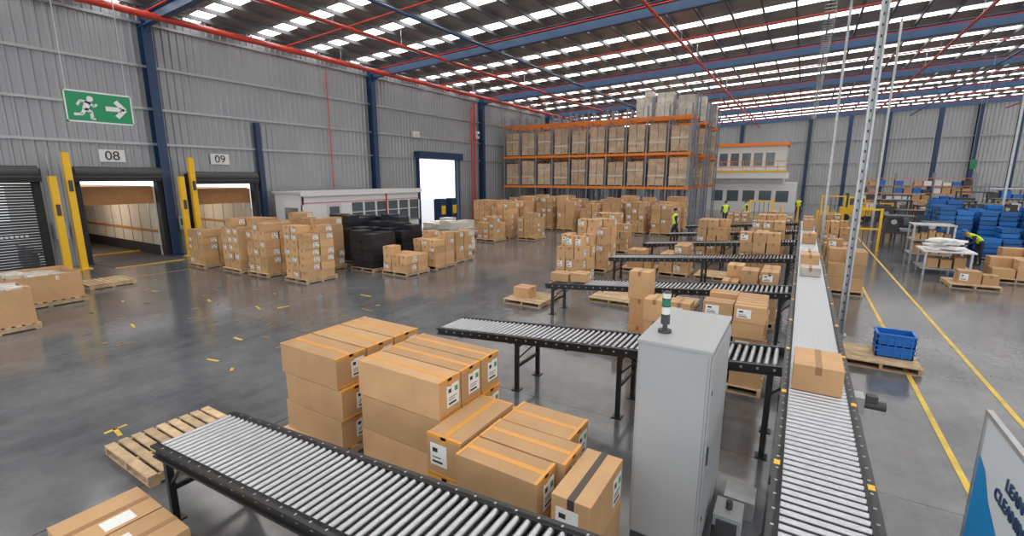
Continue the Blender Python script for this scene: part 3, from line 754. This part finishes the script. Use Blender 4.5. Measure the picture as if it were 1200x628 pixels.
# totes 0.6 x 0.4 stacked on pallets
def crates(x,y,n,nx=2,ny=3):
    b=MB(); pallet(b,x,y)
    for i in range(nx):
        for j in range(ny):
            nn_=n-int(R(0,3))
            for l in range(nn_):
                bin_(b,x-.3+i*.6+R(-.015,.015),y-.4+j*.4+R(-.01,.01),.145+l*.2,.56,.36,.19,'bluebin2',R(.65,1.3))
    b.obj("blue_crate_stack")
crates(5.9,28.6,10); crates(7.3,28.7,9); crates(8.7,28.8,10); crates(7.1,27.0,6); crates(5.9,30.2,11); crates(9.9,31,9); crates(8.5,27.2,8); crates(7.4,30.6,10)
for (x,y,h) in((10.5,36,1.5),(12.2,38,1.8),(9.9,25.8,1.4),(13.8,43,1.6),(9.5,40,1.4),(6,47,1.4),(8,50,1.6),(10.2,28.6,1.3),(15,46,1.8),(7.2,43,1.5)): pload(x,y,h)
def shelf(x0,y0,n=9,h=2.6,L=6):
    b=MB()
    for i in range(4):
        x=x0+i*L/3
        for yy in(y0,y0+1): b.box(x-.04,x+.04,yy-.04,yy+.04,0,h,'upright')
    zs=[.3+i*.75 for i in range(int((h-.2)/.75)+1)]
    for z in zs: b.box(x0,x0+L,y0,y0+1,z,z+.05,'orange' if h>3 else 'white')
    for z in zs[:-1]:
        for q in range(n):
            if R(0,1)<.15: continue
            b.box(x0+.1+q*(L-.2)/n,x0+.1+(q+.85)*(L-.2)/n,y0+.1,y0+.9,z+.052,z+R(.35,.65),random.choice(['carton','carton','white','bluebin','dark']),R(.8,1.1))
    b.obj("storage_shelf")
shelf(12,49.5,9,3.0,6); shelf(5,62,12,3.9,9); shelf(16,54,9,3.6,7); shelf(12,39.9,6,2.2,4); shelf(20,60,10,4.6,9)

# ------------------------------------------------------------ people
def human(name,loc,rot,pose='stand',top='hivis',leg='navycloth',sleeve='navycloth',sc=1.0,hat=None):
    J={'pel':(0,0,.96,.135),'wai':(0,0,1.10,.125),'che':(0,.01,1.30,.15),'ncb':(0,0,1.45,.085),'nck':(0,.005,1.52,.055),'hd1':(0,.02,1.60,.085),'hd2':(0,.02,1.68,.092),'hd3':(0,.01,1.75,.06)}
    E=[('pel','wai','T'),('wai','che','T'),('che','ncb','T'),('ncb','nck','S'),('nck','hd1','S'),('hd1','hd2','S'),('hd2','hd3','H')]
    for s,g in((-1,'l'),(1,'r')):
        J['sh'+g]=(s*.18,0,1.41,.07)
        if pose=='reach' : J['el'+g]=(s*.22,.12,1.17,.045); J['wr'+g]=(s*.17,.36,1.10,.03); J['ha'+g]=(s*.16,.43,1.09,.034)
        elif pose=='bend': J['el'+g]=(s*.22,.18,1.30,.045); J['wr'+g]=(s*.17,.42,1.38,.03); J['ha'+g]=(s*.16,.50,1.40,.034)
        else: J['el'+g]=(s*.24,-.02,1.13,.045); J['wr'+g]=(s*.25,.06,.90,.03); J['ha'+g]=(s*.25,.09,.82,.034)
        st=.12*s if pose!='bend' else 0
        J['hi'+g]=(s*.1,0,.90,.095); J['kn'+g]=(s*.11,.03+st,.50,.062); J['an'+g]=(s*.11,st-.02,.10,.042); J['he'+g]=(s*.11,st-.03,.05,.04); J['to'+g]=(s*.12,st+.15,.04,.035)
        E+= [('che','sh'+g,'T'),('sh'+g,'el'+g,'A'),('el'+g,'wr'+g,'A'),('wr'+g,'ha'+g,'S'),('pel','hi'+g,'L'),('hi'+g,'kn'+g,'L'),('kn'+g,'an'+g,'L'),('an'+g,'he'+g,'B'),('he'+g,'to'+g,'B')]
    up=('wai','che','ncb','nck','hd1','hd2','hd3','shl','shr','ell','elr','wrl','wrr','hal','har')
    ang=math.radians(60) if pose=='bend' else 0
    Pm={}
    for k,(x,y,z,r) in J.items():
        if k in up and ang:
            dy,dz=y,z-.98; y,z=dy*math.cos(ang)+dz*math.sin(ang),.98-dy*math.sin(ang)+dz*math.cos(ang)
        Pm[k]=Vector((x,y,z))
    keys=list(J); idx={k:i for i,k in enumerate(keys)}
    me=bpy.data.meshes.new("sk"); me.from_pydata([Pm[k] for k in keys],[(idx[a],idx[c]) for a,c,_ in E],[])
    o=bpy.data.objects.new("sk",me); COL.objects.link(o)
    sk=o.modifiers.new("s",'SKIN'); sk.use_smooth_shade=True
    if not me.skin_vertices:
        import bmesh
        bm=bmesh.new(); bm.from_mesh(me); bm.verts.layers.skin.verify(); bm.to_mesh(me); bm.free()
    for i,k in enumerate(keys):
        r=J[k][3]; fl=(r*1.0,r) 
        if k in('pel','wai','che'): fl=(r*1.15,r*.85)
        me.skin_vertices[0].data[i].radius=fl; me.skin_vertices[0].data[i].use_root=(k=='pel')
    o.modifiers.new("u",'SUBSURF').levels=2
    dg=bpy.context.evaluated_depsgraph_get(); m2=bpy.data.meshes.new_from_object(o.evaluated_get(dg))
    bpy.data.objects.remove(o)
    b=MB(); mm={'T':top,'S':'skin','H':'hair','A':sleeve,'L':leg,'B':'rubber'}
    V=[v.co.copy() for v in m2.vertices]; base=len(b.v); b.v+=[tuple(v) for v in V]
    for p in m2.polygons:
        c=p.center; best=1e9;kk='T'
        for a,d,l in E:
            A=Pm[a];D=Pm[d]-A; t=max(0,min(1,(c-A).dot(D)/D.length_squared)); q=(c-(A+D*t)).length-J[a][3]*.8*(1-t)-J[d][3]*.8*t
            if q<best: best=q;kk=l
        mk=mm[kk]
        if kk=='T' and not ang and 1.12<c.z<1.17: mk='silver'
        b.f.append([base+i for i in p.vertices]); b.m.append(b.mi(mk)); b.t.append(1); b.sm.append(True)
    hc=(Pm['hd1']+Pm['hd2'])/2; updir=(Pm['hd3']-Pm['hd1']).normalized()
    fw=Vector((0,math.cos(ang),-math.sin(ang)))
    b.cyl(hc+fw*.075,hc+fw*.115-updir*.015,.018,'skin',6,r2=.008)
    for s in(-1,1):
        b.sphere(hc+Vector((s*.085,0,0)),.022,'skin',(.5,1,1.3),8,5); b.sphere(hc+Vector((s*.032,0,0))+fw*.085+updir*.02,.009,'print',(1,1,1),6,4)
    b.cyl(hc-Vector((.022,0,0))+fw*.085-updir*.045,hc+Vector((.022,0,0))+fw*.085-updir*.045,.005,'hivo',5)
    b.sphere(hc+updir*.055-fw*.025,.098,hat or 'hair',(.95,1.0,.8),12,8)
    for g,s in(('l',-1),('r',1)):
        h=Pm['ha'+g]; d=(h-Pm['wr'+g]).normalized(); sd=Vector((0,1,0)) if pose=='stand' else Vector((1,0,0)); cu=sd.cross(d).normalized()*(.02)
        for q in range(4):
            a=h+sd*(q-1.5)*.018+d*.015; ln=(.032,.04,.037,.028)[q]; m_=a+d*ln; b.cyl(a,m_,.009,'skin',6); b.cyl(m_,m_+d*ln*.8+cu,.008,'skin',6,r2=.006)
        a=h-d*.02+sd*.03*(1 if pose=='stand' else -s); b.cyl(a,a+d*.04+sd*.02*(1 if pose=='stand' else -s),.01,'skin',6,r2=.008)
    ob=b.obj(name,loc=loc,rot=rot); ob.scale=(sc,)*3
    return ob
human("warehouse_worker",(-5.5,25.0,0),math.radians(-60),'stand',sc=1.05)
human("warehouse_worker",(-3.5,38.5,0),math.radians(120),'stand')
human("warehouse_worker",(-4.6,36.5,0),math.radians(20),'stand')
human("warehouse_worker",(-.2,47,0),math.radians(160),'stand')
human("warehouse_worker",(6.1,24.9,0),math.radians(110),'bend',hat='bluebin')
human("warehouse_worker",(-7.2,18.6,.16),math.radians(190),'reach',top='blackcloth',leg='blackcloth',sleeve='hivo')
b=MB(); x,y=-7.2,18.4
b.box(x-.35,x+.35,y-.95,y-.4,.06,1.15,'dark'); b.box(x-.33,x+.33,y-.4,y+.5,.08,.15,'dark'); b.box(x-.3,x-.12,y+.5,y+1.5,.05,.1,'dark'); b.box(x+.12,x+.3,y+.5,y+1.5,.05,.1,'dark'); b.cyl((x-.2,y-.35,1.2),(x+.2,y-.35,1.2),.02,'rubber'); b.box(x-.05,x+.05,y-.5,y-.35,1.1,1.22,'dark'); b.box(x-.36,x+.36,y-.96,y-.94,.5,.7,'hivo')
for xx in(x-.3,x+.2): b.cyl((xx,y-.6,.09),(xx+.1,y-.6,.09),.09,'rubber',12)
b.obj("pallet_truck")
